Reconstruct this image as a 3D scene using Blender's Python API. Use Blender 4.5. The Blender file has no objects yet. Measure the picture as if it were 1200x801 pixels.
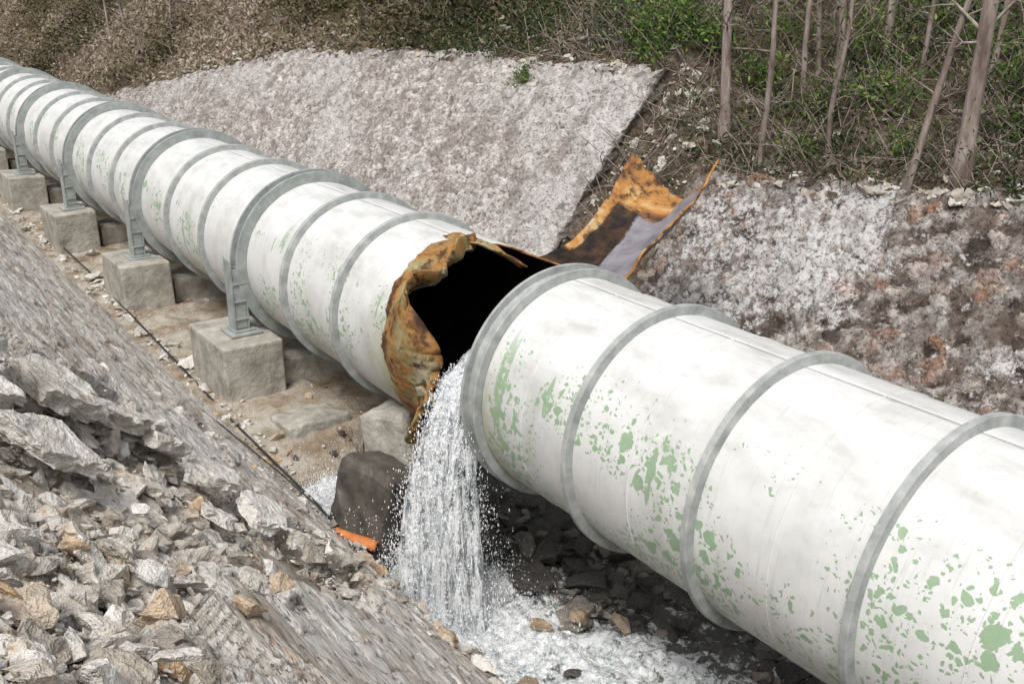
import bpy, math, random
import numpy as np
from mathutils import Vector, Matrix, Euler
import bmesh
random.seed(7); rng=np.random.default_rng(7)
S=bpy.context.scene
# ------------------------------------------------------------------ noise
def h2(ix,iy,s):
    ix=ix.astype(np.int64); iy=iy.astype(np.int64)
    n=(ix*374761393+iy*668265263+s*982451653)&0xffffffff
    n=((n^(n>>13))*1274126177)&0xffffffff
    n=((n^(n>>16))*2246822519)&0xffffffff
    n=n^(n>>15)
    return (n&0xffffff)/float(0x1000000)
def vn(x,y,s=0):
    x=np.asarray(x,float);y=np.asarray(y,float)
    ix=np.floor(x);iy=np.floor(y);fx=x-ix;fy=y-iy
    fx=fx*fx*(3-2*fx);fy=fy*fy*(3-2*fy)
    a=h2(ix,iy,s);b=h2(ix+1,iy,s);c=h2(ix,iy+1,s);d=h2(ix+1,iy+1,s)
    return (a*(1-fx)+b*fx)*(1-fy)+(c*(1-fx)+d*fx)*fy
def fbm(x,y,s=0,o=4):
    r=0;a=.5;t=0
    for i in range(o):
        r=r+a*vn(x*2**i+i*17.3,y*2**i+i*9.1,s+i);t+=a;a*=.5
    return r/t*2-1
def voro(x,y,s=0,jit=.9):
    ix=np.floor(x);iy=np.floor(y)
    F1=np.full(x.shape,9.);F2=np.full(x.shape,9.);ID=np.zeros(x.shape);PX=np.zeros(x.shape);PY=np.zeros(x.shape)
    for dx in(-1,0,1):
        for dy in(-1,0,1):
            cx=ix+dx;cy=iy+dy
            px=cx+.5+(h2(cx,cy,s)-.5)*jit;py=cy+.5+(h2(cx,cy,s+50)-.5)*jit
            d=np.sqrt((px-x)**2+(py-y)**2)
            m=d<F1
            F2=np.where(m,F1,np.minimum(F2,d));ID=np.where(m,h2(cx,cy,s+99),ID)
            PX=np.where(m,px,PX);PY=np.where(m,py,PY);F1=np.where(m,d,F1)
    return F1,F2,ID,PX,PY
def sm(a,b,v):
    t=np.clip((v-a)/(b-a),0,1);return t*t*(3-2*t)
# ------------------------------------------------------------------ mesh helpers
def mk(name,V,F,mat=None,attrs=None,smooth=True,parent=None,midx=None):
    V=np.asarray(V,float)
    me=bpy.data.meshes.new(name)
    if isinstance(F,np.ndarray):
        k=F.shape[1];nf=len(F)
        me.vertices.add(len(V));me.vertices.foreach_set('co',V.ravel())
        me.loops.add(nf*k);me.loops.foreach_set('vertex_index',F.astype(np.int32).ravel())
        me.polygons.add(nf);me.polygons.foreach_set('loop_start',np.arange(0,nf*k,k,dtype=np.int32))
        me.update(calc_edges=True)
    else:
        me.from_pydata([tuple(v) for v in V],[],F)
    me.polygons.foreach_set('use_smooth',[smooth]*len(me.polygons))
    if attrs:
        for k_,a in attrs.items():
            at=me.attributes.new(k_,'FLOAT','POINT');at.data.foreach_set('value',np.asarray(a,np.float32).ravel())
    if mat is not None:
        for m in (mat if isinstance(mat,(list,tuple)) else [mat]): me.materials.append(m)
    o=bpy.data.objects.new(name,me);S.collection.objects.link(o)
    if parent: o.parent=parent
    return o
def gf(n,m,wrap=False):
    i=np.arange(n-1)[:,None];j=np.arange(m if wrap else m-1)[None,:];j2=(j+1)%m
    return np.stack(np.broadcast_arrays(i*m+j,(i+1)*m+j,(i+1)*m+j2,i*m+j2),-1).reshape(-1,4)
def grid(name,X,Y,Z,mat,attrs=None,wrap=False,smooth=True,parent=None,flip=False):
    n,m=X.shape
    F=gf(n,m,wrap)
    if flip:F=F[:,::-1].copy()
    return mk(name,np.stack([X,Y,Z],-1).reshape(-1,3),F,mat,attrs,smooth,parent)
def empty(name):
    e=bpy.data.objects.new(name,None);S.collection.objects.link(e);return e
def bev(o,w,seg=2):
    b=o.modifiers.new('b','BEVEL');b.width=w;b.segments=seg;b.limit_method='ANGLE';return o
def box(name,c,d,mat,rot=(0,0,0),parent=None,bw=.02,taper=1.0,rough=0):
    x,y,z=[a/2 for a in d]
    V=[(sx*x*(taper if sz>0 else 1),sy*y*(taper if sz>0 else 1),sz*z) for sx in(-1,1) for sy in(-1,1) for sz in(-1,1)]
    F=[(0,1,3,2),(4,6,7,5),(0,4,5,1),(2,3,7,6),(0,2,6,4),(1,5,7,3)]
    M=Euler(rot).to_matrix()
    V=[tuple(M@Vector(v)+Vector(c)+Vector([random.uniform(-rough,rough) for _ in range(3)])) for v in V]
    o=mk(name,V,F,mat,smooth=False,parent=parent)
    if bw: bev(o,bw)
    return o
GF={}
def tubeVF(P,R,ns=8,off=0):
    P=np.asarray(P,float);n=len(P);R=np.asarray(R,float)
    t=np.empty_like(P);t[1:-1]=P[2:]-P[:-2];t[0]=P[1]-P[0];t[-1]=P[-1]-P[-2]
    t/=np.sqrt((t*t).sum(1))[:,None]+1e-9
    a=np.stack([t[:,1]*.05-t[:,2]*.99,t[:,2]*.13-t[:,0]*.05,t[:,0]*.99-t[:,1]*.13],1)
    a/=np.sqrt((a*a).sum(1))[:,None]+1e-9
    b=np.stack([t[:,1]*a[:,2]-t[:,2]*a[:,1],t[:,2]*a[:,0]-t[:,0]*a[:,2],t[:,0]*a[:,1]-t[:,1]*a[:,0]],1)
    an=np.arange(ns)*2*math.pi/ns
    V=P[:,None]+R[:,None,None]*(a[:,None]*np.cos(an)[None,:,None]+b[:,None]*np.sin(an)[None,:,None])
    if (n,ns) not in GF: GF[(n,ns)]=gf(n,ns,True)
    return V.reshape(-1,3),GF[(n,ns)]
def merge(parts):
    Vs=[];Fs=[];o=0
    for V,F in parts:
        Vs.append(V);Fs.append(F+o);o+=len(V)
    return np.concatenate(Vs),np.concatenate(Fs)
# ------------------------------------------------------------------ material helpers
class NB:
    def __init__(s,name):
        s.m=bpy.data.materials.new(name);s.m.use_nodes=True;s.nt=s.m.node_tree;s.nt.nodes.clear()
        s.out=s.n('ShaderNodeOutputMaterial');s.b=s.n('ShaderNodeBsdfPrincipled')
        s.l(s.b.outputs[0],s.out.inputs[0]);s.tc=s.n('ShaderNodeTexCoord').outputs['Object']
    def n(s,t,**k):
        n=s.nt.nodes.new(t)
        for a,v in k.items(): setattr(n,a,v)
        return n
    def l(s,a,b): s.nt.links.new(a,b)
    def inp(s,sock,v):
        if hasattr(v,'links') or isinstance(v,bpy.types.NodeSocket): s.l(v,sock)
        else:
            if isinstance(v,(tuple,list)) and len(v)==3 and sock.type=='RGBA': v=(*v,1)
            sock.default_value=v
    def mp(s,scale=(1,1,1),rot=(0,0,0),vec=None):
        n=s.n('ShaderNodeMapping');s.l(vec or s.tc,n.inputs[0]);n.inputs['Scale'].default_value=scale;n.inputs['Rotation'].default_value=rot;return n.outputs[0]
    def noise(s,sc,det=4,rough=.6,vec=None,dist=0):
        n=s.n('ShaderNodeTexNoise');s.l(vec or s.tc,n.inputs['Vector']);n.inputs['Scale'].default_value=sc;n.inputs['Detail'].default_value=min(det,4);n.inputs['Roughness'].default_value=rough;n.inputs['Distortion'].default_value=dist;return n.outputs['Fac']
    def vor(s,sc,vec=None,feature='F1',out='Distance'):
        n=s.n('ShaderNodeTexVoronoi',feature=feature);s.l(vec or s.tc,n.inputs['Vector']);n.inputs['Scale'].default_value=sc;return n.outputs[out]
    def ma(s,op,a,b=0.0,c=None,clamp=False):
        n=s.n('ShaderNodeMath',operation=op,use_clamp=clamp);s.inp(n.inputs[0],a);s.inp(n.inputs[1],b)
        if c is not None:s.inp(n.inputs[2],c)
        return n.outputs[0]
    def st(s,v,a,b):
        n=s.n('ShaderNodeMapRange',interpolation_type='SMOOTHSTEP');s.inp(n.inputs[0],v);n.inputs[1].default_value=a;n.inputs[2].default_value=b;return n.outputs[0]
    def mix(s,f,a,b,bt='MIX'):
        n=s.n('ShaderNodeMix',data_type='RGBA',blend_type=bt);s.inp(n.inputs[0],f);s.inp(n.inputs[6],a);s.inp(n.inputs[7],b);return n.outputs[2]
    def ramp(s,f,st):
        n=s.n('ShaderNodeValToRGB');s.l(f,n.inputs[0]);e=n.color_ramp.elements
        while len(e)<len(st): e.new(.5)
        for q,(p,c) in zip(e,st): q.position=p;q.color=(*c,1)
        return n.outputs[0]
    def at(s,name): return s.n('ShaderNodeAttribute',attribute_name=name).outputs['Fac']
    def xyz(s):
        n=s.n('ShaderNodeSeparateXYZ');s.l(s.tc,n.inputs[0]);return n.outputs
    def bump(s,h,st=.5,d=.02,prev=None):
        n=s.n('ShaderNodeBump');s.inp(n.inputs['Height'],h);n.inputs['Strength'].default_value=st;n.inputs['Distance'].default_value=d
        if prev is not None:s.l(prev,n.inputs['Normal'])
        s.l(n.outputs[0],s.b.inputs['Normal']);return n.outputs[0]
    def fin(s,col,rough=.8,spec=.3,metal=0):
        s.inp(s.b.inputs['Base Color'],col);s.inp(s.b.inputs['Roughness'],rough);s.inp(s.b.inputs['Specular IOR Level'],spec);s.inp(s.b.inputs['Metallic'],metal);return s.m

def pipe_mat():
    k=NB('pipe_white_paint');X,Y,Z=k.xyz()
    wob=k.n('ShaderNodeTexNoise');k.l(k.tc,wob.inputs['Vector']);wob.inputs['Scale'].default_value=6;wob.inputs['Detail'].default_value=3
    add=k.n('ShaderNodeMixRGB',blend_type='ADD');add.inputs[0].default_value=.22
    k.l(k.tc,add.inputs[1]);k.l(wob.outputs['Color'],add.inputs[2]);v=add.outputs[0]
    def spots(sc,lo,r):
        d=k.vor(sc,v);c=k.vor(sc,v,out='Color');sp=k.n('ShaderNodeSeparateColor');k.l(c,sp.inputs[0])
        rad=k.ma('MULTIPLY',k.ma('SUBTRACT',sp.outputs[0],lo),r)
        return rad,d
    near=k.st(Y,15.,3.)
    cn=k.noise(.85,3,.55)
    cl=k.st(k.ma('ADD',cn,k.ma('MULTIPLY',near,.12)),.44,.62)
    low=k.st(Z,1.35,.6)
    cl=k.ma('MULTIPLY',cl,low)
    r1,d1=spots(3.8,.55,1.0);r1=k.ma('MULTIPLY',r1,cl);s1=k.st(k.ma('SUBTRACT',r1,d1),-.012,.012)
    r2,d2=spots(8.5,.28,.85);r2=k.ma('MULTIPLY',r2,cl);s2=k.st(k.ma('SUBTRACT',r2,d2),-.02,.02)
    r3,d3=spots(18,.25,.8);r3=k.ma('MULTIPLY',r3,cl);s3=k.st(k.ma('SUBTRACT',r3,d3),-.03,.03)
    sc=k.noise(1.0,3,.5,vec=k.mp((.45,3.2,.45)));scm=k.st(sc,.68,.695)
    scm=k.ma('MULTIPLY',scm,low)
    brk=k.st(k.noise(14,4,.7),.40,.44);scm=k.ma('MULTIPLY',scm,brk)
    g=k.ma('MAXIMUM',k.ma('MAXIMUM',s1,k.ma('MAXIMUM',s2,s3)),scm)
    dirt=k.noise(1.2,5,.65,vec=k.mp((2.6,.9,.6)))
    white=k.ramp(dirt,[(.3,(.54,.545,.52)),(.5,(.69,.695,.68)),(.7,(.77,.775,.765))])
    fine=k.st(k.noise(26,4,.7),.60,.72);white=k.mix(k.ma('MULTIPLY',fine,.4),white,(.44,.45,.39))
    drip=k.st(k.noise(2.2,5,.7,vec=k.mp((.5,7,.5))),.54,.74);white=k.mix(k.ma('MULTIPLY',drip,.38),white,(.38,.40,.36))
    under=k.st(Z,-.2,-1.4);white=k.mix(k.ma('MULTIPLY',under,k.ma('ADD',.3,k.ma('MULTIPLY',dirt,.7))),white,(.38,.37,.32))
    green=k.mix(k.noise(9,3),(.20,.34,.19),(.34,.48,.30))
    col=k.mix(k.ma('MULTIPLY',g,.9),white,green)
    dd=k.ma('ABSOLUTE',k.ma('SUBTRACT',Y,11.6))
    nb=k.ma('MULTIPLY',k.st(k.ma('ADD',dd,k.ma('MULTIPLY',k.noise(5,5,.7),.9)),2.45,1.5),k.st(Z,1.1,-.6))
    col=k.mix(k.ma('MULTIPLY',nb,.85),col,k.mix(k.noise(8,4),(.36,.31,.12),(.30,.35,.2)))
    rs=k.st(k.noise(1.6,5,.75,vec=k.mp((5,1.2,.35))),.62,.78)
    col=k.mix(k.ma('MULTIPLY',rs,.45),col,(.38,.30,.19))
    k.bump(k.ma('ADD',k.ma('MULTIPLY',g,-.5),cn),.4,.025)
    return k.fin(col,.42,.4)
M_pipe=pipe_mat()
def simple(name,stops,sc=4,rough=.8,bs=.4,bd=.01,bsc=30,spec=.3,vec=None,metal=0,vmap=None):
    k=NB(name);v=k.mp(vmap) if vmap else None
    c=k.ramp(k.noise(sc,5,.65,vec=v),stops);k.bump(k.noise(bsc,3,.7,vec=v),bs,bd);return k.fin(c,rough,spec,metal)
M_in=simple('bitumen_lining',[(.3,(.008,.007,.006)),(.55,(.03,.025,.02)),(.7,(.06,.04,.028))],3,.7,spec=.2)
M_ring=simple('grey_painted_steel',[(.3,(.27,.29,.28)),(.5,(.38,.40,.39)),(.62,(.46,.47,.46)),(.75,(.55,.55,.53))],5,.55,.2)
M_sup=simple('support_steel_paint',[(.3,(.24,.265,.26)),(.55,(.35,.375,.365)),(.75,(.46,.47,.45))],4,.55,.2)
def rust_mat(name,stops,grey=False):
    k=NB(name)
    n=k.noise(1.3,5,.68,dist=.5);c=k.ramp(n,stops)
    s=k.st(k.noise(3.2,5,.72),.50,.62);c=k.mix(k.ma('MULTIPLY',s,.85),c,(.04,.022,.013))
    if grey:
        nz=k.ma('MULTIPLY',k.ma('SUBTRACT',k.noise(2.5,5,.7),.5),.9)
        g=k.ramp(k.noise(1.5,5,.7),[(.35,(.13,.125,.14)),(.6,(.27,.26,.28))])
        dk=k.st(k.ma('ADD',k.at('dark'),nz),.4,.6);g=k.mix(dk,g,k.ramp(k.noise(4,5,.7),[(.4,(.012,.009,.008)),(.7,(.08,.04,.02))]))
        c=k.mix(k.st(k.ma('ADD',k.at('edge'),nz),.42,.62),g,c)
    k.bump(k.noise(14,4,.7),.5,.02);return k.fin(c,.7,.3)
M_rust=rust_mat('rusted_steel',[(.30,(.05,.028,.02)),(.40,(.16,.075,.03)),(.48,(.36,.18,.055)),(.55,(.30,.24,.11)),(.62,(.38,.33,.2)),(.72,(.5,.47,.38))])
M_flap=rust_mat('torn_plate_steel',[(.30,(.10,.045,.02)),(.43,(.24,.11,.04)),(.52,(.42,.20,.055)),(.62,(.52,.33,.14)),(.75,(.50,.44,.33))],True)
M_rim=simple('torn_edge_rust',[(.3,(.12,.05,.02)),(.6,(.4,.2,.07))],6,.8)
M_conc=simple('weathered_concrete',[(.25,(.20,.18,.15)),(.42,(.33,.31,.27)),(.55,(.42,.40,.35)),(.72,(.56,.54,.50))],2.6,.9,.8,.04,9)
M_wetc=simple('wet_concrete',[(.3,(.05,.045,.04)),(.6,(.12,.105,.09)),(.75,(.24,.22,.2))],3,.45,.6,.02,18)
def wall_mat(name,faces,mort,strv,limA,joint_shade=.8,lo=.46,jw=.075,ovl=.7,blot=(.22,.17,.13),blo=.5,pw=.16,stv=(1,1,.5)):
    k=NB(name);sid=k.at('sid');ed=k.at('edge');pt=k.at('patch')
    c=k.ramp(sid,faces)
    f=k.noise(6,5,.78,vec=k.mp(strv));c=k.mix(ovl,c,k.ramp(f,[(.32,(.14,.13,.12)),(.5,(.5,.49,.48)),(.68,(.90,.89,.88))]),'OVERLAY')
    lim=k.ma('ADD',k.noise(4.5,5,.82,vec=k.mp(strv)),k.ma('MULTIPLY',pt,pw))
    lm=k.ma('MULTIPLY',k.st(lim,lo,lo+.16),limA)
    c=k.mix(lm,c,k.mix(k.noise(18,3,.7),tuple(x*.74 for x in mort),mort))
    edn=k.ma('ADD',ed,k.ma('MULTIPLY',k.ma('SUBTRACT',f,.5),.22))
    c=k.mix(k.ma('MULTIPLY',k.st(edn,jw,.01),joint_shade),c,(.12,.10,.08))  # shadow between stones painted as dark joint lines
    stn=k.noise(.9,5,.78,vec=k.mp(stv));c=k.mix(k.ma('MULTIPLY',k.st(stn,blo,blo+.16),.65),c,blot)
    cr=k.st(k.noise(13,5,.82,vec=k.mp(strv)),.43,.35);c=k.mix(k.ma('MULTIPLY',cr,.75),c,(.075,.06,.05))
    dkA=k.at('soil_tone');c=k.mix(dkA,c,k.ramp(k.noise(3.5,4,.8),[(.35,(.04,.03,.022)),(.5,(.13,.10,.08)),(.62,(.24,.20,.17)),(.75,(.42,.39,.36))]))  # dark soil colour, also used as painted shade in the slab trench
    k.bump(k.ma('ADD',f,k.ma('MULTIPLY',cr,-.4)),1.0,.06)
    return k.fin(c,.92,.15)
M_w1=wall_mat('pale_rubble_masonry',[(0,(.26,.23,.205)),(.25,(.37,.335,.315)),(.7,(.47,.44,.42)),(1,(.55,.52,.50))],(.62,.60,.585),(1,1,1.8),.75,.75,.54,.09,.85,(.22,.19,.165),.47,.2,(1.6,1.6,.45))
M_w2=wall_mat('dark_rubble_masonry',[(0,(.045,.036,.03)),(.25,(.12,.095,.08)),(.5,(.22,.195,.18)),(.8,(.35,.33,.31)),(.93,(.22,.13,.09)),(1,(.3,.27,.24))],(.70,.69,.68),(1,1,1.2),.85,.85,.545,.11,.85,(.13,.10,.08),.50,.20)
M_w3=wall_mat('sloped_masonry_facing',[(0,(.36,.30,.25)),(.3,(.54,.50,.45)),(.8,(.66,.63,.58)),(1,(.46,.37,.29))],(.78,.76,.72),(2.4,.3,2.4),.75,.75,.46,.08,.75,(.34,.28,.22),.50,.16,(1.4,.5,1.4))
def ground_mat():
    k=NB('ground_soil');z=k.at('hill');w=k.at('wet');fo=k.at('forest')
    n=k.noise(1.3,5,.72)
    soil_tone=k.ramp(n,[(.3,(.18,.13,.09)),(.45,(.33,.27,.20)),(.55,(.44,.39,.32)),(.7,(.56,.53,.48))])
    lit=k.ramp(k.noise(3.2,5,.85),[(.35,(.03,.02,.013)),(.47,(.11,.078,.05)),(.56,(.22,.17,.125)),(.68,(.46,.40,.36))])
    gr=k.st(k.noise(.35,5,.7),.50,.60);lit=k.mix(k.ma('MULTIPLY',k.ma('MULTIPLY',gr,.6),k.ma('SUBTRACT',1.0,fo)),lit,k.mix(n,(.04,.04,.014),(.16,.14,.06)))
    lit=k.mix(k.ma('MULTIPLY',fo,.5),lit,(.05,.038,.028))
    c=k.mix(z,soil_tone,lit);c=k.mix(w,c,k.ramp(k.noise(4,4,.7),[(.35,(.025,.02,.016)),(.6,(.10,.08,.06)),(.75,(.2,.16,.11))]))
    k.bump(k.noise(6,5,.8),1.0,.1);r=k.ma('SUBTRACT',.95,k.ma('MULTIPLY',w,.5))
    return k.fin(c,r,.3)
M_gr=ground_mat()
def rock_mat(name,stops,rough=.9,spec=.2,amt=.6,lo=.2):
    k=NB(name);c=k.ramp(k.at('rnd'),stops);f=k.noise(6,5,.78)
    c=k.mix(amt,c,k.ramp(f,[(.32,(lo,lo*.94,lo*.87)),(.5,(.50,.49,.48)),(.7,(.9,.88,.86))]),'OVERLAY')
    c=k.mix(k.ma('MULTIPLY',k.st(k.noise(2.3,4,.7),.52,.7),.45),c,tuple(x*.5 for x in stops[2][1]))
    k.bump(f,1.0,.08);return k.fin(c,rough,spec)
M_rub=rock_mat('broken_concrete_rubble',[(0,(.38,.34,.29)),(.3,(.57,.54,.49)),(.75,(.70,.68,.64)),(.93,(.50,.42,.33)),(1,(.54,.38,.23))])
M_wrk=rock_mat('wet_river_rock',[(0,(.035,.032,.03)),(.5,(.10,.095,.09)),(.8,(.24,.22,.19)),(1,(.42,.31,.2))],.45,.5,.5,.2)
def leaf_mat(name,stops,tr=.3):
    k=NB(name);c=k.ramp(k.at('rnd'),stops);k.fin(c,.6,.3)
    t=k.n('ShaderNodeBsdfTranslucent');k.l(c,t.inputs[0]);mx=k.n('ShaderNodeMixShader');mx.inputs[0].default_value=tr
    k.l(k.b.outputs[0],mx.inputs[1]);k.l(t.outputs[0],mx.inputs[2]);k.l(mx.outputs[0],k.out.inputs[0]);return k.m
M_leafG=leaf_mat('spring_leaves',[(0,(.04,.075,.018)),(.5,(.10,.17,.035)),(1,(.25,.36,.08))])
def leaf_plain(name,stops):
    k=NB(name);return k.fin(k.ramp(k.at('rnd'),stops),.7,.2)
M_leafD=leaf_plain('shrub_leaves',[(0,(.014,.026,.010)),(.5,(.035,.06,.02)),(.8,(.08,.115,.035)),(.92,(.14,.115,.06)),(1,(.26,.22,.13))])
M_leafB=leaf_plain('dry_scrub',[(0,(.03,.033,.014)),(.2,(.075,.07,.028)),(.5,(.12,.095,.055)),(.75,(.20,.16,.10)),(1,(.38,.32,.25))])
M_bark=simple('grey_brown_bark',[(.3,(.12,.09,.075)),(.5,(.27,.215,.185)),(.7,(.46,.40,.36))],5,.9,.8,.02,25,vmap=(1,1,.25))
M_twig=simple('dry_twigs',[(.3,(.12,.085,.06)),(.6,(.36,.30,.26))],5,.9)
def water_mat():
    k=NB('white_water');f=k.at('foam')
    n=k.noise(9,5,.75,dist=.8);n2=k.noise(2.6,4,.65,dist=1.2,vec=k.mp((1,.6,1)))
    m=k.st(k.ma('ADD',f,k.ma('MULTIPLY',k.ma('SUBTRACT',k.ma('ADD',k.ma('MULTIPLY',n,.6),k.ma('MULTIPLY',n2,.7)),.65),2.9)),.26,.72)
    c=k.mix(m,(.10,.10,.085),k.mix(k.st(n,.36,.54),(.48,.54,.58),(.92,.94,.94)))
    k.bump(k.ma('ADD',n,n2),1.0,.09);return k.fin(c,k.ma('ADD',.06,k.ma('MULTIPLY',m,.5)),.5)
M_wat=water_mat()
def fall_mat():
    k=NB('falling_water');v=k.mp((9,9,1.1))
    n=k.noise(1.3,4,.7,vec=v,dist=.3);d=k.at('dens')
    a=k.st(k.ma('ADD',k.ma('ADD',n,k.ma('MULTIPLY',k.noise(14,3,.7),.35)),d),.58,.80)
    c=k.mix(k.st(n,.34,.56),(.54,.63,.68),(.92,.94,.95));k.fin(c,.3,.5)
    k.bump(n,1.0,.1)
    t=k.n('ShaderNodeBsdfTransparent');mx=k.n('ShaderNodeMixShader');k.l(a,mx.inputs[0]);k.l(t.outputs[0],mx.inputs[1]);k.l(k.b.outputs[0],mx.inputs[2]);k.l(mx.outputs[0],k.out.inputs[0]);return k.m
M_fall=fall_mat()
kd=NB('water_spray');M_drop=kd.fin((.90,.92,.94),.25,.5)
M_cable=simple('black_cable',[(.3,(.02,.02,.02)),(.7,(.05,.05,.05))],5)
M_or=simple('orange_rust_plastic',[(.3,(.45,.13,.03)),(.7,(.65,.25,.08))],5,.6)

# ------------------------------------------------------------------ terrain
def Htop(y): return np.interp(y,[-50,8,14.5,15.2,16.9,28,35.8,51,60],[2.6,1.9,1.3,1.5,3.25,3.0,2.5,-.15,-1.2])
def H2top(y): return np.interp(y,[-50,8,14.5,17],[2.6,1.9,1.3,1.3])
def ero(y): return .42*np.exp(-((np.asarray(y,float)-11.2)/1.5)**2)
def offs(y): return 1.0-.55*sm(14.6,16.6,np.asarray(y,float))-.45*sm(16.95,17.1,np.asarray(y,float))
def T(x,y):
    x=np.asarray(x,float);y=np.asarray(y,float)
    fl=-2.38-1.42*(1-sm(12.6,16.3,y))+.14*fbm(x*1.3,y*1.3,3)+.07*fbm(x*4,y*4,5)
    xe=-2.6-ero(y)
    nr=np.where(x<xe,-5.1-x-.5,-5.1-xe-.5-(x-xe)*2.4)+.1*fbm(x*2,y*2,8)
    pl=4.95+.10*(-x-10.5)+.5*fbm(x*.2,y*.2,4)+.12*fbm(x*1.5,y*1.5,6)
    nr=np.where(x<-10.0,np.minimum(nr,pl),nr)
    foot=2.8+offs(y)
    H=Htop(y)
    bank=sm(14.6,15.8,y)*(1-sm(16.95,17.05,y))
    plane=-2.45+1.19*(x-foot)-.45*(1-bank)+bank*(.45*fbm(x*1.6,y*1.6,19)+.12*fbm(x*6,y*6,29))
    sb=np.interp(y,[0,17,30,50],[.50,.42,.42,.85])
    xt=foot+(H+2.4)/1.19+.15
    dx=np.maximum(x-xt,0)
    hill=H-.05+sb*dx-.0009*np.minimum(dx,200)**2*0.5+(.6*fbm(x*.35,y*.35,11)+.3*fbm(x*1.2,y*1.2,13)+.08*fbm(x*5,y*5,15))*sm(0,1.5,dx)+sm(20,80,dx)*6*fbm(x*.03,y*.03,21)
    far=np.where(x<xt,np.minimum(plane,H-.05),hill)
    far=far+sm(52,60,y)*.5*fbm(x*.5,y*.5,31)*sm(2.5,4,x)
    return np.maximum(np.maximum(fl,nr),far)
def axis(a,b,st,far,g=1.16):
    c=list(np.arange(a,b,st));s=st;v=c[-1]
    while v<far[1]: s*=g;v+=s;c.append(v)
    s=st;v=a;pre=[]
    while v>far[0]: s*=g;v-=s;pre.append(v)
    return np.array(pre[::-1]+c)
xs=axis(-13,16,.13,(-500,500));ys=axis(-4,44,.14,(-400,700))
X,Y=np.meshgrid(xs,ys,indexing='ij');Z=T(X,Y)
hill=np.clip(sm(3.4,4.6,X)+sm(-10,-11.5,X),0,1)
wet=(1-sm(12.3,15.2,Y+.6*fbm(X,Y,2)))*(1-sm(3.4,4.5,X))*sm(-3.3,-2.4,X)
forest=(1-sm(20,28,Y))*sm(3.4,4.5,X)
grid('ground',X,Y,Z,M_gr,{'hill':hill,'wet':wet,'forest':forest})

# ------------------------------------------------------------------ masonry
def wall(name,yv,dep,foot,Hf,mat,seed,nv,su,sv,da,db,patch,fo=None):
    yy=np.array(yv);dd=np.array(dep)
    v=np.linspace(0,1,nv)
    Yg,Vg=np.meshgrid(yy,v,indexing='ij');D=np.broadcast_to(dd[:,None],Yg.shape)
    Hg=Hf(Yg)+.12*fbm(Yg*1.5,Yg*0,seed+3)+.05*fbm(Yg*6,Yg*0,seed+33)
    L=(Hg+2.75)/math.sin(math.atan(1.19));sl=Vg*L
    a=math.atan(1.19);ca,sa=math.cos(a),math.sin(a)
    U=Yg-D
    wx=U*su+.45*fbm(U*1.3,sl*1.3,seed+7)+.3*fbm(U*6,sl*6,seed+17);wy=sl*sv+.45*fbm(U*1.3,sl*1.3,seed+8)+.3*fbm(U*6,sl*6,seed+18)
    F1,F2,ID,_,_=voro(wx,wy,seed,1.0);e=F2-F1
    h=da*sm(0,.14,e)*(.2+.8*ID)+db*fbm(U*.6,sl*.6,seed+1)+.035*fbm(U*5,sl*5,seed+2,3)
    X=foot+sl*ca-sa*h+D;Zz=-2.7+sl*sa+ca*h
    if fo is not None: X=X+fo(Yg)
    ex=[];eZ=[];eY=[]
    for q in(.12,.28,.5,.8):
        ex.append(X[:,-1]+q);eZ.append(Zz[:,-1]+.02-(q>.4)*.25-(q>.7)*.5);eY.append(Yg[:,-1])
    X=np.concatenate([X]+[e_[:,None] for e_ in ex],1);Zz=np.concatenate([Zz]+[e_[:,None] for e_ in eZ],1);Yg2=np.concatenate([Yg]+[e_[:,None] for e_ in eY],1)
    Yg2=Yg2+np.concatenate([np.maximum(1-np.abs(Yg-17)/.4,0)*(.16*fbm(sl*2,D*6+1,seed+5)+.06*fbm(sl*7,D*9,seed+6))]+[np.zeros((len(yy),4))],1)
    pad=lambda A:np.concatenate([A]+[A[:,-1:]]*4,1)
    pt=sm(-.1,.5,fbm(U*.45+5,sl*.45,seed+9))*patch
    so=np.concatenate([sm(.02,.12,D)*.8]+[np.clip(np.ones((len(yy),1))*q_,0,1) for q_ in(.2,.6,1,1)],1)
    return grid(name,X,Yg2,Zz,mat,{'sid':pad(ID),'edge':pad(e),'patch':pad(pt),'soil_tone':so},flip=False)
y1=np.concatenate([[17.0]*12,np.arange(17.0,34,.06),np.arange(34,58,.12)]);d1=np.concatenate([np.linspace(.9,.02,12),np.zeros(len(y1)-12)])
wall('stone_retaining_wall',y1,d1,2.8,Htop,M_w1,31,170,3.0,5.0,.07,.07,.9)
y2=np.arange(-6,15.7,.045)
wall('stone_retaining_wall',y2,np.zeros(len(y2)),3.8,H2top,M_w2,77,120,3.3,4.4,.10,.08,1.0,fo=lambda y:.5*sm(15.0,15.7,y))

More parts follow.
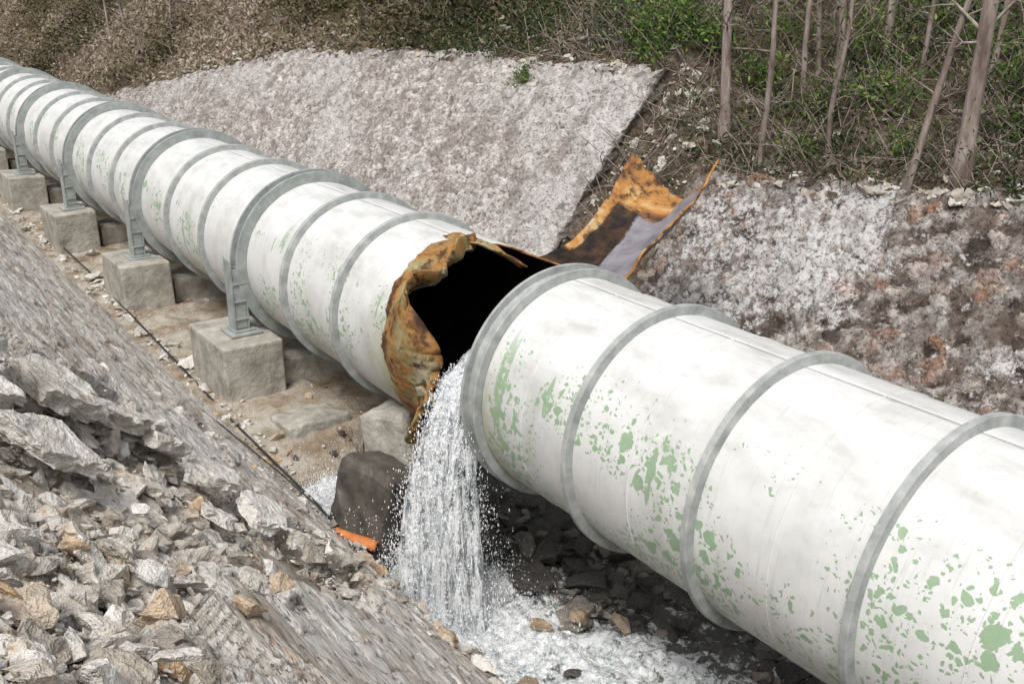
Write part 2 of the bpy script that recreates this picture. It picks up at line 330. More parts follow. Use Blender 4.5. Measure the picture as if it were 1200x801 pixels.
def hullrock(seed,n=16,flat=(1,1,1),boxy=.5,cuts=0):
    r=random.Random(seed);bm=bmesh.new()
    for i in range(n):
        v=Vector([r.gauss(0,1) for _ in range(3)]).normalized()
        m=max(abs(c) for c in v);v=v.lerp(v/m,boxy)*r.uniform(.8,1.0)
        bm.verts.new((v.x*flat[0],v.y*flat[1],v.z*flat[2]))
    bmesh.ops.convex_hull(bm,input=bm.verts[:])
    loose=[v for v in bm.verts if not v.link_faces]
    for v in loose: bm.verts.remove(v)
    bmesh.ops.triangulate(bm,faces=bm.faces[:])
    if cuts:
        bmesh.ops.subdivide_edges(bm,edges=bm.edges[:],cuts=cuts,use_grid_fill=True)
        bmesh.ops.triangulate(bm,faces=bm.faces[:])
        C=np.array([v.co[:] for v in bm.verts])
        D=np.stack([fbm(C[:,0]*2+C[:,2],C[:,1]*2-C[:,2],seed+j*9,4) for j in range(3)],1)*.18
        for v,d in zip(bm.verts,D): v.co+=Vector(d)
    bm.verts.index_update()
    V=np.array([v.co[:] for v in bm.verts]);F=np.array([[v.index for v in f.verts] for f in bm.faces]);bm.free();return V,F
TPL=[hullrock(i,random.choice([14,18,24]),(1,random.uniform(.55,.95),random.uniform(.22,.5)),random.uniform(.3,.9)) for i in range(24)]
TPD=[hullrock(100+i,random.choice([12,16]),(1,random.uniform(.55,.95),random.uniform(.22,.5)),random.uniform(.4,.9),3) for i in range(14)]
def rocks(name,items,mat,parent=None,smooth=False):
    Vs=[];Fs=[];A=[];o=0
    for (p,s,rot,rv) in items:
        V,F=(TPD if s>.10 else TPL)[random.randrange(14)]
        M=np.array(Euler(rot).to_matrix())
        Vs.append((V*s)@M.T+np.array(p));Fs.append(F+o);o+=len(V);A.append(np.full(len(V),rv))
    return mk(name,np.concatenate(Vs),np.concatenate(Fs),mat,{'rnd':np.concatenate(A)},smooth,parent)
it=[]
for y in np.arange(1,15.3,.24):
    it.append(((3.9+(float(H2top(y))+2.5)/1.19+random.uniform(0,.25),y,float(H2top(y))+random.uniform(-.08,.06)),random.uniform(.12,.27),(random.uniform(-.3,.3),random.uniform(-.3,.3),random.uniform(0,6)),random.random()*.25))
def xedge(y): return 2.8+offs(y)+(Htop(y)+2.4)/1.19+.15
n=420;ay=rng.uniform(3,45,n);ax=xedge(ay)+np.abs(rng.normal(.1,.9,n));az_=T(ax,ay)
for x,y,z in zip(ax,ay,az_): it.append(((x,y,z),random.uniform(.04,.2),(random.uniform(-.4,.4),random.uniform(-.4,.4),random.uniform(0,6)),random.random()))
n=260;ay=rng.uniform(15.2,16.9,n);ax=rng.uniform(4.5,8.3,n);az_=T(ax,ay)
for x,y,z in zip(ax,ay,az_): it.append(((x,y,z+.02),min(.2,.04*random.random()**-.5),(random.uniform(-.6,.6),random.uniform(-.9,-.2),random.uniform(0,6)),random.random()*.3))
rocks('loose_stones',it,M_rub)

# near sloped facing with broken area
poly=[(-14,13.2),(-6.7,12.5),(-5.6,12.9),(-4.9,11.5),(-3.3,10.7),(-3.3,9.5),(-4.6,8.2),(-5.9,6.6),(-6.5,5.7),(-6.7,3),(-7.0,-1),(-14,-1)]
def inpoly(x,y):
    c=np.zeros(np.shape(x),bool);n=len(poly)
    for i in range(n):
        x1,y1_=poly[i];x2,y2_=poly[(i+1)%n]
        if y1_==y2_: continue
        t=(y-y1_)/(y2_-y1_);c^=((y1_>y)!=(y2_>y))&(x<x1+t*(x2-x1))
    return c
def trench(x,y):
    yl=np.interp(x,[-8,-7.2,-6.5,-5.9,-5.4,-4.9,-4.4,-4.0,-3.6],[9.3,9.45,9.75,10.2,10.45,10.3,10.0,9.75,9.5])
    return np.exp(-((y-yl)/.26)**2)*sm(-7.9,-7.3,x)*(1-sm(-4.0,-3.6,x))
xa=np.concatenate([np.arange(-2.5,-8.0,-.03),np.arange(-8,-11.2,-.08)])
ya=np.concatenate([np.arange(-4,1,.12),np.arange(1,14.5,.04),np.arange(14.5,24,.07)]);s=.07;v=24.
ext=[]
while v<130: s*=1.02;v+=s;ext.append(v)
ya=np.concatenate([ya,ext])
Xg,Yg=np.meshgrid(xa,ya,indexing='ij')
Xg=Xg-ero(Yg)*np.clip((Xg+4.5)/2.0,0,1)*(1+.3*fbm(Yg*3,Yg*0,3))
Xg=Xg-np.clip((Xg+3.2)/.7,0,1)*.16*(1+fbm(Yg*2.5,Yg*0,73))*(1-sm(16,24,Yg))
F1,F2,ID,PX,PY=voro(Xg*1.6+.3*fbm(Xg*2,Yg*2,5),Yg*1.3+.3*fbm(Xg*2,Yg*2,6),5)
ins=inpoly(PX/1.6,PY/1.3)
G1,G2,GID,_,_=voro(Xg*6.0+.5*fbm(Xg*2,Yg*1,45)+.3*fbm(Xg*7,Yg*3,47),Yg*1.6+.6*fbm(Xg,Yg*1,46)+.2*fbm(Xg*7,Yg*3,48),44)
e=G2-G1
h=.055*sm(0,.15,e)*(.1+.9*GID)+.05*fbm(Xg*.8,Yg*.5,41)+.035*fbm(Xg*6,Yg*1.5,42)
lump=fbm(Xg*1.2,Yg*1.2,61)
hr=-.36+.28*lump+.14*(ID-.5)+.08*fbm(Xg*5,Yg*5,62)-.65*trench(Xg,Yg)
h=np.where(ins,hr,h)
q=math.sqrt(.5)
Xw=Xg+q*h;Zw=-5.1-Xg+q*h
pt=sm(-.2,.5,fbm(Xg*.7,Yg*.3,71))*.7
Xe=np.stack([Xw[0]+.02,Xw[0]+.02]);Ye=np.stack([Yg[0],Yg[0]]);Ze=np.stack([Zw[0]-1.0,Zw[0]-.04])
cat=lambda a,b:np.concatenate([a,b],0)
rep=lambda A:np.stack([A[0],A[0]])
e=np.where(ins,.5,e)
grid('masonry_slope',cat(Xe,Xw),cat(Ye,Yg),cat(Ze,Zw),M_w3,{'sid':cat(rep(GID),GID),'edge':cat(rep(e),e),'patch':cat(rep(pt),pt),'soil_tone':cat(rep(e*0+.6),np.where(ins,.2+.75*trench(Xg,Yg),0.))},flip=True)  # shade in the trench gap painted in with the dark soil colour

def slopez(x): return -5.1-x
it=[]
def addrock(x,y,s,lift=.0,rv=None,flat=True):
    r=Euler((random.gauss(0,.4),random.gauss(0,.4),random.uniform(0,6.28))).to_matrix();r=Euler((0,.785-.15,0)).to_matrix()@r
    it.append(((x+q*lift,y,slopez(x)+q*lift),s,r.to_euler(),random.random()**1.2 if rv is None else rv))
n=30000;ax=rng.uniform(-9,-3.2,n);ay=rng.uniform(1,13.2,n);ok=inpoly(ax,ay);lp=fbm(ax*1.2,ay*1.2,61);tr=trench(ax,ay)
cnt=0
for x,y,o_,l_,t_ in zip(ax,ay,ok,lp,tr):
    if not o_ or cnt>14500: continue
    s=min(.19,.018*random.random()**-.72)
    if t_>.25:
        if random.random()<.7: continue
        s=min(s,.05)
    addrock(x,y,s,-.34+.28*l_+s*.15+random.uniform(0,.07)-.6*t_);cnt+=1
for i in range(1300):
    y=random.uniform(3,16);x=random.gauss(-3.2,1.0)
    if x>-2.5: x=-2.6+random.uniform(-.15,.1)
    addrock(x,y,min(.15,.015*random.random()**-.65),.02)
for (x,y,s) in [(-3.5,10.2,.2),(-3.2,9.5,.16),(-2.8,10.4,.14),(-3.9,9.9,.2),(-7.0,5.2,.2),(-7.1,4.6,.16),(-2.9,8.9,.17),(-2.7,8.4,.2),(-2.9,7.8,.16),(-3.3,8.6,.12),(-3.0,10.9,.15),(-5.6,7.1,.16),(-6.2,6.1,.18),(-5.9,6.9,.12)]: addrock(x,y,s,.05,.95 if random.random()<.3 else None)
rocks('concrete_rubble',it,M_rub)
def slab(name,c,sx,sy,th,rot,seed,mat=M_rub):
    r=random.Random(seed);n=r.randint(5,8);bm=bmesh.new();vs=[]
    for i in range(n):
        a=2*math.pi*(i+r.uniform(-.35,.35))/n;vs.append(bm.verts.new((sx*math.cos(a)*r.uniform(.65,1.1),sy*math.sin(a)*r.uniform(.65,1.1),0)))
    f=bm.faces.new(vs);ex=bmesh.ops.extrude_face_region(bm,geom=[f])
    for v in [g for g in ex['geom'] if isinstance(g,bmesh.types.BMVert)]: v.co=Vector((v.co.x*.95+r.uniform(-.06,.06),v.co.y*.95+r.uniform(-.06,.06),-th))
    bmesh.ops.triangulate(bm,faces=bm.faces[:])
    bmesh.ops.subdivide_edges(bm,edges=bm.edges[:],cuts=9,use_grid_fill=True)
    C=np.array([v.co[:] for v in bm.verts])
    D=np.stack([fbm(C[:,0]*7+C[:,2]*3,C[:,1]*7-C[:,2]*9,seed+j*9,5) for j in range(3)],1)*np.array([.10,.10,.04])
    for v,d in zip(bm.verts,D): v.co+=Vector(d)
    bmesh.ops.recalc_face_normals(bm,faces=bm.faces[:])
    M=Matrix.Translation(c)@Euler(rot).to_matrix().to_4x4();bm.transform(M)
    me=bpy.data.meshes.new(name);bm.to_mesh(me);bm.free();me.materials.append(mat)
    at=me.attributes.new('rnd','FLOAT','POINT');at.data.foreach_set('value',np.full(len(me.vertices),r.uniform(.2,.8),np.float32))
    o=bpy.data.objects.new(name,me);S.collection.objects.link(o);return o
SL=[(-7.3,10.2,.65,.55,.22,.10),(-6.5,10.45,.6,.5,.20,.10),(-5.9,10.9,.52,.46,.20,.10),(-5.35,11.05,.48,.42,.18,.09),(-4.85,10.85,.45,.38,.18,.08),(-4.4,10.55,.42,.36,.16,.05),(-3.95,10.3,.36,.3,.15,.03),
    (-6.9,8.3,.5,.36,.14,.03),(-7.3,9.0,.4,.3,.12,.0),(-6.2,11.8,.6,.45,.14,-.05),(-5.4,12.1,.5,.4,.14,-.02),
    (-7.7,12.0,.8,.55,.16,.05),(-8.0,7.8,.5,.4,.14,.0),(-6.0,8.9,.26,.2,.1,-.05),(-5.2,9.5,.24,.2,.1,-.08)]
for i,(x,y,a,b,t,l) in enumerate(SL):
    slab('broken_concrete_slab',(x+q*l,y,slopez(x)+q*l),a,b,t,(random.uniform(-.10,.10),.785-.12+random.uniform(-.10,.10),random.uniform(-.5,.5)),i+3)

# ------------------------------------------------------------------ PIPE
R=1.5;rad=math.radians
pipe=empty('steel_penstock_pipe')
def cyl(name,ysf,th,mat,parent,nj=0,rad_=R,thick=.03,rough=.012,flip=True):
    TH,YY=th,ysf
    dr=rough*fbm(np.sin(TH)*1.5+YY*.6,np.cos(TH)*1.5+YY*.35,5)
    X=-(rad_+dr)*np.sin(TH);Z=(rad_+dr)*np.cos(TH)
    o=grid(name,X,YY,Z,mat,parent=parent,flip=flip)
    s=o.modifiers.new('sol','SOLIDIFY');s.thickness=thick;s.offset=-1;s.material_offset=1;s.material_offset_rim=2;return o
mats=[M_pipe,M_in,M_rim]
th=np.linspace(0,2*math.pi,181)
yv=np.concatenate([np.arange(-14,10.3,.25),[10.42]])
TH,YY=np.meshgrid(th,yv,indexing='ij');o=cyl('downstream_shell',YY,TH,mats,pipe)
def yend(t):
    d=np.degrees(t);d=(d+180)%360-180
    b=np.interp(d,[-180,-150,-40,-26,-5,20,60,100,130,150,180],[12.9,12.7,12.5,12.25,12.5,12.95,12.85,12.6,12.6,12.8,12.9])
    return b+.10*fbm(d*.07,d*0,3)+.05*fbm(d*.3,d*0,4)
k=np.concatenate([np.linspace(0,1,8)])
ye=yend(th)
rows=[ye+(13.8-ye)*kk for kk in k]+[np.full_like(th,y) for y in np.concatenate([np.arange(14.1,60,.4),np.arange(60,120,2)])]
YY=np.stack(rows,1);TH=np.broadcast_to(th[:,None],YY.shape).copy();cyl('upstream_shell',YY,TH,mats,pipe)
t3=np.linspace(rad(-24),rad(-262),100);yy3=np.linspace(10.35,12.95,26)
TH,YY=np.meshgrid(t3,yy3,indexing='ij')
edge0=rad(-26)+.10*fbm(yy3*2.3,yy3*0,9);TH=edge0[None,:]+(TH-t3[0])/(t3[-1]-t3[0])*(rad(-262)+.12*fbm(yy3*3,yy3*0,8)-edge0)[None,:]
cyl('gap_far_shell',YY,TH,mats,pipe,rad_=R-.012,flip=False)
def ring(name,y,r0,r1,w,mat,parent):
    t=np.linspace(0,2*math.pi,145)[:-1];prof=[(r0,-w/2),(r1,-w/2),(r1,w/2),(r0,w/2)]
    V=[];n=len(t)
    for a in t:
        for (r,dy) in prof: V.append((-r*math.sin(a),y+dy,r*math.cos(a)))
    F=[]
    for i in range(n):
        j=(i+1)%n
        for k_ in range(4):
            l=(k_+1)%4;F.append((i*4+k_,i*4+l,j*4+l,j*4+k_))
    o=mk(name,V,F,mat,smooth=False,parent=parent);bev(o,.008,1);return o
ry=[-5.5,-3.5,-1.5,.45,2.43,4.4,6.36,8.33]+[14.4,16.4]
sup=[18.4,25.1,31.8,38.5,45.2,51.9,58.6]
for a,b in zip(sup[:-1],sup[1:]): ry+=[a+(b-a)/3,a+2*(b-a)/3]
for i,y in enumerate(ry): ring('stiffener_ring_%d'%i,y,R-.01,R+.12,.085,M_ring,pipe)
ring('collar_flange',10.46,R-.05,R+.14,.05,M_ring,pipe);ring('collar_web',10.33,R+.002,R+.045,.24,M_ring,pipe);ring('collar_back',10.19,R,R+.13,.035,M_ring,pipe)
for y in np.arange(1.4,10,1.98): ring('weld_seam',y,R-.01,R+.008,.02,M_pipe,pipe)
# near torn flap : large crumpled petals
t4=np.linspace(rad(0),rad(146),200);s4=np.linspace(0,1,60)
SS,TT=np.meshgrid(s4,t4,indexing='ij');D=np.degrees(TT)
Lf=np.interp(D,[0,6,14,24,34,46,58,66,76,90,104,116,126,136,146],[.3,.9,1.5,1.35,1.75,1.95,1.55,1.45,1.75,1.95,1.7,1.5,1.6,1.0,.2])+.10*fbm(D*.1,D*0,21)+.07*fbm(D*.35,D*0,22)
curl=np.interp(D,[0,10,20,34,50,62,74,90,106,124,146],[.10,.36,.24,.10,.20,.34,.14,.06,.24,.10,.0])
fold=.20*np.sin(D*.085+SS*4.2+.3)*sm(0,.3,SS)+.12*fbm(D*.04+SS*2,SS*2+D*.01,24,2)
rr=R+.015+curl*SS**1.3+fold*SS**.6+.012*fbm(D*.3,SS*8,25)+.18*sm(.82,1,SS)*np.sin(D*.12+1)
yb=yend(TT)+.06
YYf=yb-Lf*(SS-.38*SS**3)
tw=TT+.16*SS*np.sin(D*.07+.6)
o=grid('torn_rusty_flap',-rr*np.sin(tw),YYf,rr*np.cos(tw),[M_rust,M_rust],parent=pipe);sd=o.modifiers.new('s','SOLIDIFY');sd.thickness=.03
s5=np.linspace(0,1,20);w5=np.linspace(-1,1,8);SS,WW=np.meshgrid(s5,w5,indexing='ij')
o=grid('curled_lip',-.30+.35*SS+.14*WW*(1-SS*.7),13.0-1.5*SS+.25*WW,1.46+.16*np.sin(SS*3)-.10*SS+.05*WW**2+.05*fbm(SS*5,WW*2,3),[M_rust],parent=pipe);sd=o.modifiers.new('s','SOLIDIFY');sd.thickness=.025
# big peeled plate behind
s6=np.linspace(0,1,60);w6=np.linspace(-1,1,44);SS,WW=np.meshgrid(s6,w6,indexing='ij')
A=np.array([1.3,13.0,.95]);B=np.array([1.3,10.8,.95]);C=np.array([4.35,13.85,1.98]);Dd=np.array([4.55,12.0,2.28])
l=(WW+1)/2
P=((A[None,None]*(1-l)[...,None]+B*l[...,None])*(1-SS)[...,None]+(C*(1-l)[...,None]+Dd*l[...,None])*SS[...,None])
nrm=np.cross(C-A,B-A);nrm/=np.linalg.norm(nrm);nrm*=-1 if nrm[2]<0 else 1
sag=-.55*(1-WW**2)*(.5+.6*SS)+.10*np.sin(SS*5)*WW+.10*fbm(SS*3,WW*1.5,5,3)+.22*SS**3*np.abs(WW)
P=P+nrm*sag[...,None]
P[...,2]+=-.18*np.sin(SS*math.pi)*(1-.3*WW)
jag=sm(.75,1,SS)
P+= (C-A)/np.linalg.norm(C-A)*(jag*(.24*fbm(WW*2.5,WW*0,12)+.10*fbm(WW*9,WW*0,13)+.04*np.abs(WW)))[...,None]
P[...,1]+=(np.abs(WW)>.9)*.08*fbm(SS*8,WW,15)
edge=np.maximum.reduce([sm(.58,.9,SS)*(1-sm(-.2,.3,WW)),sm(.84,1,WW)*.8,sm(.92,1.,SS)*.9,sm(-.66,-1,WW)*.9*sm(.1,.4,SS)])
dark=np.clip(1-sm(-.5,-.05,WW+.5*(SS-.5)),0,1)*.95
o=grid('peeled_steel_plate',P[...,0],P[...,1],P[...,2],[M_flap,M_flap],{'edge':edge,'dark':dark},parent=pipe);sd=o.modifiers.new('s','SOLIDIFY');sd.thickness=.035

# ------------------------------------------------------------------ supports
for i,y in enumerate(sup):
    e=empty('pipe_support')
    ring('ring_girder_front',y-.15,R+.0,R+.21,.045,M_sup,e);ring('ring_girder_back',y+.15,R+.0,R+.21,.045,M_sup,e);ring('ring_girder_web',y,R+.002,R+.08,.26,M_sup,e)
    for sgn in(-1,1):
        x=sgn*1.66
        box('leg_flange_out',(x+sgn*.16,y,-.48),(.035,.33,1.36),M_sup,parent=e,bw=.005)
        box('leg_flange_in',(x-sgn*.10,y,-.55),(.035,.33,1.22),M_sup,parent=e,bw=.005)
        box('leg_web',(x+sgn*.03,y,-.55),(.22,.04,1.20),M_sup,parent=e,bw=.005)
        box('leg_side',(x+sgn*.03,y-.14,-.55),(.21,.025,1.19),M_sup,parent=e,bw=.004)
        for zz in(-.25,-.6,-.95): box('stiffener',(x+sgn*.03,y-.165,zz),(.25,.03,.03),M_sup,parent=e,bw=0)
        box('bearing',(x,y,-1.185),(.42,.44,.045),M_sup,parent=e,bw=.006)
        box('base_plate',(x,y,-1.235),(.62,.62,.05),M_sup,parent=e,bw=.008)
        box('pedestal',(x+sgn*.08,y+.15,-2.06),(1.2,1.95,1.6),M_conc,parent=e,bw=.04,taper=.97,rough=.035)
    box('tie_beam',(0,y+.1,-2.3),(2.1,1.2,.9),M_conc,parent=e,bw=.03,rough=.02)
    box('kerb',(-.9,y+1.6,-2.45),(1.0,1.1,.45),M_conc,parent=e,bw=.04,rough=.05)
def cblock(name,c,d,rot,seed,mat):
    bm=bmesh.new();bmesh.ops.create_cube(bm,size=1);bmesh.ops.scale(bm,vec=d,verts=bm.verts)
    bmesh.ops.subdivide_edges(bm,edges=bm.edges[:],cuts=14,use_grid_fill=True)
    C=np.array([v.co[:] for v in bm.verts]);hw=np.array(d)/2
    nearc=np.sort(np.abs(C)/hw,axis=1)[:,1]
    D=np.stack([fbm(C[:,0]*3+C[:,2]*2,C[:,1]*3-C[:,2]*2,seed+j*9,4) for j in range(3)],1)*.05
    sh=1-.14*sm(.8,1,nearc)*(.5+.5*fbm(C[:,0]*4+C[:,2]*3,C[:,1]*4+C[:,2]*2,seed+40))
    for v,dv,s_ in zip(bm.verts,D,sh): v.co=v.co*float(s_)+Vector(dv)
    bm.transform(Matrix.Translation(c)@Euler(rot).to_matrix().to_4x4())
    me=bpy.data.meshes.new(name);bm.to_mesh(me);bm.free();me.materials.append(mat)
    o=bpy.data.objects.new(name,me);S.collection.objects.link(o);return o
cblock('broken_pedestal',(-1.95,12.5,-2.45),(.85,1.15,1.65),(.1,.25,.3),3,M_wetc)
cblock('broken_pedestal',(-.9,13.4,-2.0),(1.1,.9,1.5),(-.2,.1,.5),8,M_conc)
cblock('concrete_footing',(-1.3,16.2,-2.5),(1.2,.9,.4),(-.08,.03,.08),12,M_conc)

# ------------------------------------------------------------------ river and waterfall
xw=np.arange(-3.4,4.3,.035);yw=np.concatenate([np.arange(-30,2,.4),np.arange(2,16,.04)])
X,Y=np.meshgrid(xw,yw,indexing='ij')
cx=np.interp(Y,[0,5,8,9.5,11,12,15],[1.8,.7,-.5,-1.3,-1.8,-2.0,-2.0])
wd=np.interp(Y,[0,8,9.5,11,12.5,15],[1.4,1.3,1.35,1.5,1.0,.7])
foam=np.exp(-((X-cx)/wd)**2)*np.interp(Y,[0,6,8,11,13,15],[.4,.6,.85,1.25,.95,.6])
Zr=-3.36+.20*fbm(X*2.2,Y*1.8,3)*(.4+foam)+.14*np.abs(fbm(X*6,Y*5,7))*(.2+foam)+.30*np.exp(-((X+1.65)**2+(Y-11)**2)/.6)
Zr=Zr+.44*sm(12.3,14.6,Y)
grid('river_water',X,Y,Zr,M_wat,{'foam':foam})
fall=empty('waterfall')
path=np.array([(-.3,11.6,.05),(-.75,11.3,.30),(-1.15,11.02,.27),(-1.42,10.92,.02),(-1.56,10.9,-.5),(-1.64,10.93,-1.2),(-1.68,10.97,-2.1),(-1.7,11.0,-3.45)])
def pathat(u,P=path):
    n=len(P)-1;f=np.clip(u,0,1)*n;i=np.minimum(f.astype(int),n-1);t=(f-i)[...,None];return P[i]*(1-t)+P[i+1]*t
def wrad(z): return np.interp(z,[-3.4,-2.6,-1.6,-.8,-.2,.3],[.82,.72,.58,.42,.28,.20])
for L,(sc,de,sd) in enumerate([(.62,.34,1),(1.0,.06,3)]):
    u=np.linspace(0.05,1,120);a=np.linspace(0,2*math.pi,73)
    U,Aa=np.meshgrid(u,a,indexing='ij');C=pathat(U);w=wrad(C[...,2])*sc
    w=w*(1+.35*fbm(np.cos(Aa)*2+sd*9,np.sin(Aa)*2+U*3,sd*11)+.2*fbm(np.cos(Aa)*6+sd,np.sin(Aa)*6+U*7,sd*13))
    XX=C[...,0]+w*np.cos(Aa)*.75;YY=C[...,1]+w*np.sin(Aa);ZZ=C[...,2]+.05*fbm(Aa*2,U*9,sd)
    grid('water_sheet_%d'%L,XX,YY,ZZ,M_fall,{'dens':np.full(U.shape,de)+.1*(U<.5)},parent=fall)
octV=np.array([(1,0,0),(-1,0,0),(0,1,0),(0,-1,0),(0,0,1),(0,0,-1)],float);octF=np.array([(0,2,4),(2,1,4),(1,3,4),(3,0,4),(2,0,5),(1,2,5),(3,1,5),(0,3,5)])
N=22000
u=rng.uniform(0.25,1,N)**.8;C=pathat(u);w=wrad(C[:,2])
an=rng.uniform(0,2*math.pi,N);rr_=w*np.abs(rng.normal(.75,.36,N))
P=C+np.stack([rr_*np.cos(an)*.8,rr_*np.sin(an),rng.normal(0,.05,N)],1)
N2=15000;an=rng.uniform(0,2*math.pi,N2);rr2=np.abs(rng.normal(0,.85,N2));hh=np.abs(rng.normal(0,.42,N2))*np.exp(-rr2*.6)
P2=np.stack([-1.65+rr2*np.cos(an)*.8,11+rr2*np.sin(an)*1.1,-3.3+hh],1)
N3=8000;P3=np.stack([rng.normal(-2.05,.22,N3),rng.normal(12.9,.8,N3),-3.0+np.abs(rng.normal(0,.32,N3))],1)
P=np.concatenate([P,P2,P3]);n=len(P);sz=rng.uniform(.003,.010,n)*(1+.8*(rng.random(n)<.06));st=rng.uniform(1.2,4,n)
V=octV[None]*np.stack([sz,sz,sz*st],1)[:,None,:]+P[:,None,:];F=octF[None]+(np.arange(n)*6)[:,None,None]
mk('spray_droplets',V.reshape(-1,3),F.reshape(-1,3),M_drop,parent=fall)

# river rocks
it=[]
n=1700;ax=rng.uniform(-2.3,3.7,n);ay=rng.uniform(2,15.5,n);az_=T(ax,ay);ac=np.interp(ay,[0,5,8,9.5,11,12,15],[1.6,.6,-.5,-1.3,-1.6,-1.8,-1.9])
for x,y,z,c in zip(ax,ay,az_,ac):
    if abs(x-c)<.85 and random.random()<.92: continue
    s=min(.34,.07*random.random()**-.5)
    it.append(((x,y,max(z,-3.5)+s*.25+(.14 if x>0 else 0)),s,(random.uniform(-.5,.5),random.uniform(-.5,.5),random.uniform(0,6)),random.random()*.9))
for (x,y,s,rv) in [(-.95,9.6,.20,1),(-.35,9.4,.2,.95),(.0,9.0,.22,.9),(-2.1,9.6,.2,.85),(-2.2,9.1,.24,.8),(-1.9,8.6,.22,.9),(-2.3,10.2,.2,.9),(-.4,10.6,.38,.1),(.2,10.0,.35,.15),(-.6,11.6,.4,.2),(.5,9.2,.3,.2),(.2,11.0,.45,.1),(-1.6,8.1,.22,.85),(-1.9,8.2,.2,.7),(-1.2,8.5,.16,.3),(-2.2,10.0,.22,.6),(-1.5,7.6,.24,.8)]:
    it.append(((x,y,-3.25+s*.3),s,(random.uniform(-.4,.4),random.uniform(-.4,.4),random.uniform(0,6)),rv))
rocks('river_rocks',it,M_wrk)
it=[]
n=1900;ay=rng.uniform(14,60,n);ax=np.where(rng.random(n)<.5,rng.normal(-2.4,.15,n),rng.uniform(-2.5,3.4,n));az_=T(ax,ay)
for x,y,z in zip(ax,ay,az_):
    s=min(.28,.03*random.random()**-.5)
    it.append(((x,y,z+s*.2),s,(random.uniform(-.5,.5),random.uniform(-.5,.5),random.uniform(0,6)),random.random()))
rocks('channel_stones',it,M_rub)
V,F=tubeVF([(-2.2,32,-2.2),(-2.25,27.6,-2.22),(-2.4,22,-2.28),(-2.5,17,-2.42),(-2.52,13.4,-2.48),(-2.45,12.4,-2.7),(-2.25,11.7,-3.0)],[.022]*7,6);mk('black_cable',V,F,M_cable)
V,F=tubeVF([(-3.1,16,-1.90),(-2.75,14,-2.22),(-2.6,12.9,-2.4),(-2.2,12.0,-2.9)],[.014]*4,6);mk('black_cable',V,F,M_cable)
s_=np.linspace(0,1,14);w_=np.linspace(0,math.pi,8);SS,WW=np.meshgrid(s_,w_,indexing='ij')
o=grid('orange_plastic_fragment',-2.70+.42*SS+.07*np.cos(WW),12.3-.5*SS+.05*np.cos(WW),-2.45-.15*SS+.09*np.sin(WW)+.02*fbm(SS*4,WW,3),M_or)
sd=o.modifiers.new('s','SOLIDIFY');sd.thickness=.015
o=grid('orange_plastic_fragment',-2.2+.15*SS+.03*np.cos(WW),15.2+.2*SS+.03*np.cos(WW),-2.50-.05*SS+.05*np.sin(WW),M_or)

# ------------------------------------------------------------------ vegetation
def leafmesh(name,P,size,mat,parent=None,elong=1.6,rv=None):
    n=len(P);a=rng.normal(size=(n,3));a/=np.linalg.norm(a,axis=1)[:,None];b=rng.normal(size=(n,3));b=np.cross(a,b);b/=np.linalg.norm(b,axis=1)[:,None]
    s=size*rng.uniform(.5,1.3,n)[:,None]
    V=np.stack([P-a*s*elong,P+b*s*.6,P+a*s*elong,P-b*s*.6],1).reshape(-1,3)
    F=(np.arange(n)*4)[:,None]+np.arange(4)[None]
    r=np.repeat(rng.random(n) if rv is None else np.clip(rv+rng.normal(0,.12,n),0,1),4)
    return mk(name,V,F,mat,{'rnd':r},False,parent)
def clumps(C,Rr,n,flat=.7,cv=None):
    out=[];rv=[]
    for i,(c,r) in enumerate(zip(C,Rr)):
        k_=max(5,int(n*r*r));d=rng.normal(size=(k_,3))*r*.5;d[:,2]=np.abs(d[:,2])*flat
        out.append(d+np.array(c));rv.append(np.full(k_,rng.random() if cv is None else cv[i]))
    return np.concatenate(out),np.concatenate(rv)
n=1250;ay=rng.uniform(3,27,n);ax=xedge(ay)+rng.uniform(.2,14,n);m=fbm(ax*.5,ay*.5,88)>-.22;ax,ay=ax[m],ay[m]
ax=np.concatenate([ax,rng.uniform(6.0,8.2,22)]);ay=np.concatenate([ay,rng.uniform(15.4,16.8,22)])
P,rv=clumps(np.stack([ax,ay,T(ax,ay)],1),np.concatenate([rng.uniform(.25,.9,len(ax)-22),rng.uniform(.2,.4,22)]),250,1.1);leafmesh('undergrowth_foliage',P,.036,M_leafD,rv=rv)
def bush(c,r,n,mat,name='green_bush',sz=.04):
    e=empty(name);parts=[];tips=[]
    for i in range(22):
        a=random.uniform(0,6.28);t=random.uniform(.2,1.2);tip=np.array(c)+np.array((math.cos(a)*r*t*.9,math.sin(a)*r*t*.9,r*random.uniform(.2,1.3)))
        mid=(np.array(c)+tip)/2+np.array((0,0,.1));parts.append(tubeVF([c,mid,tip],[.02,.012,.004],5));tips+=[tip,mid]
    V,F=merge(parts);mk('stems',V,F,M_bark,parent=e)
    PP=np.concatenate([tp+rng.normal(size=(int(n/44*random.uniform(.3,1.7))+1,3))*r*.2 for tp in tips]);leafmesh('leaves',PP,sz,mat,parent=e)
for (x,y,r,n) in [(8.3,17.7,.9,2400),(8.9,16.9,.7,1300),(9.4,15.6,.6,800),(8.0,13.2,.4,350),(9.0,11.5,.6,450),(10.0,12.5,.9,800),(7.4,21.5,.4,300),(11.0,10.5,1.0,800),(9.9,18.6,.6,500),(11.5,14.5,1.0,900),(10.6,16.2,.8,700),(9.8,9.8,.6,600),(12.5,12.5,1.0,700),(12.0,16.5,1.0,700),(13.5,14.0,1.1,700),(9.5,13.9,.6,400)]:
    bush((x,y,float(T(x,y))-.05),r,n,M_leafG)
n=2300;ay=rng.uniform(24,95,n);ax=2.8+(Htop(ay)+2.4)/1.19+.3+np.abs(rng.normal(0,9,n));pv=np.clip(.58+1.2*fbm(ax*.18,ay*.18,93)+rng.normal(0,.12,n),0,1)
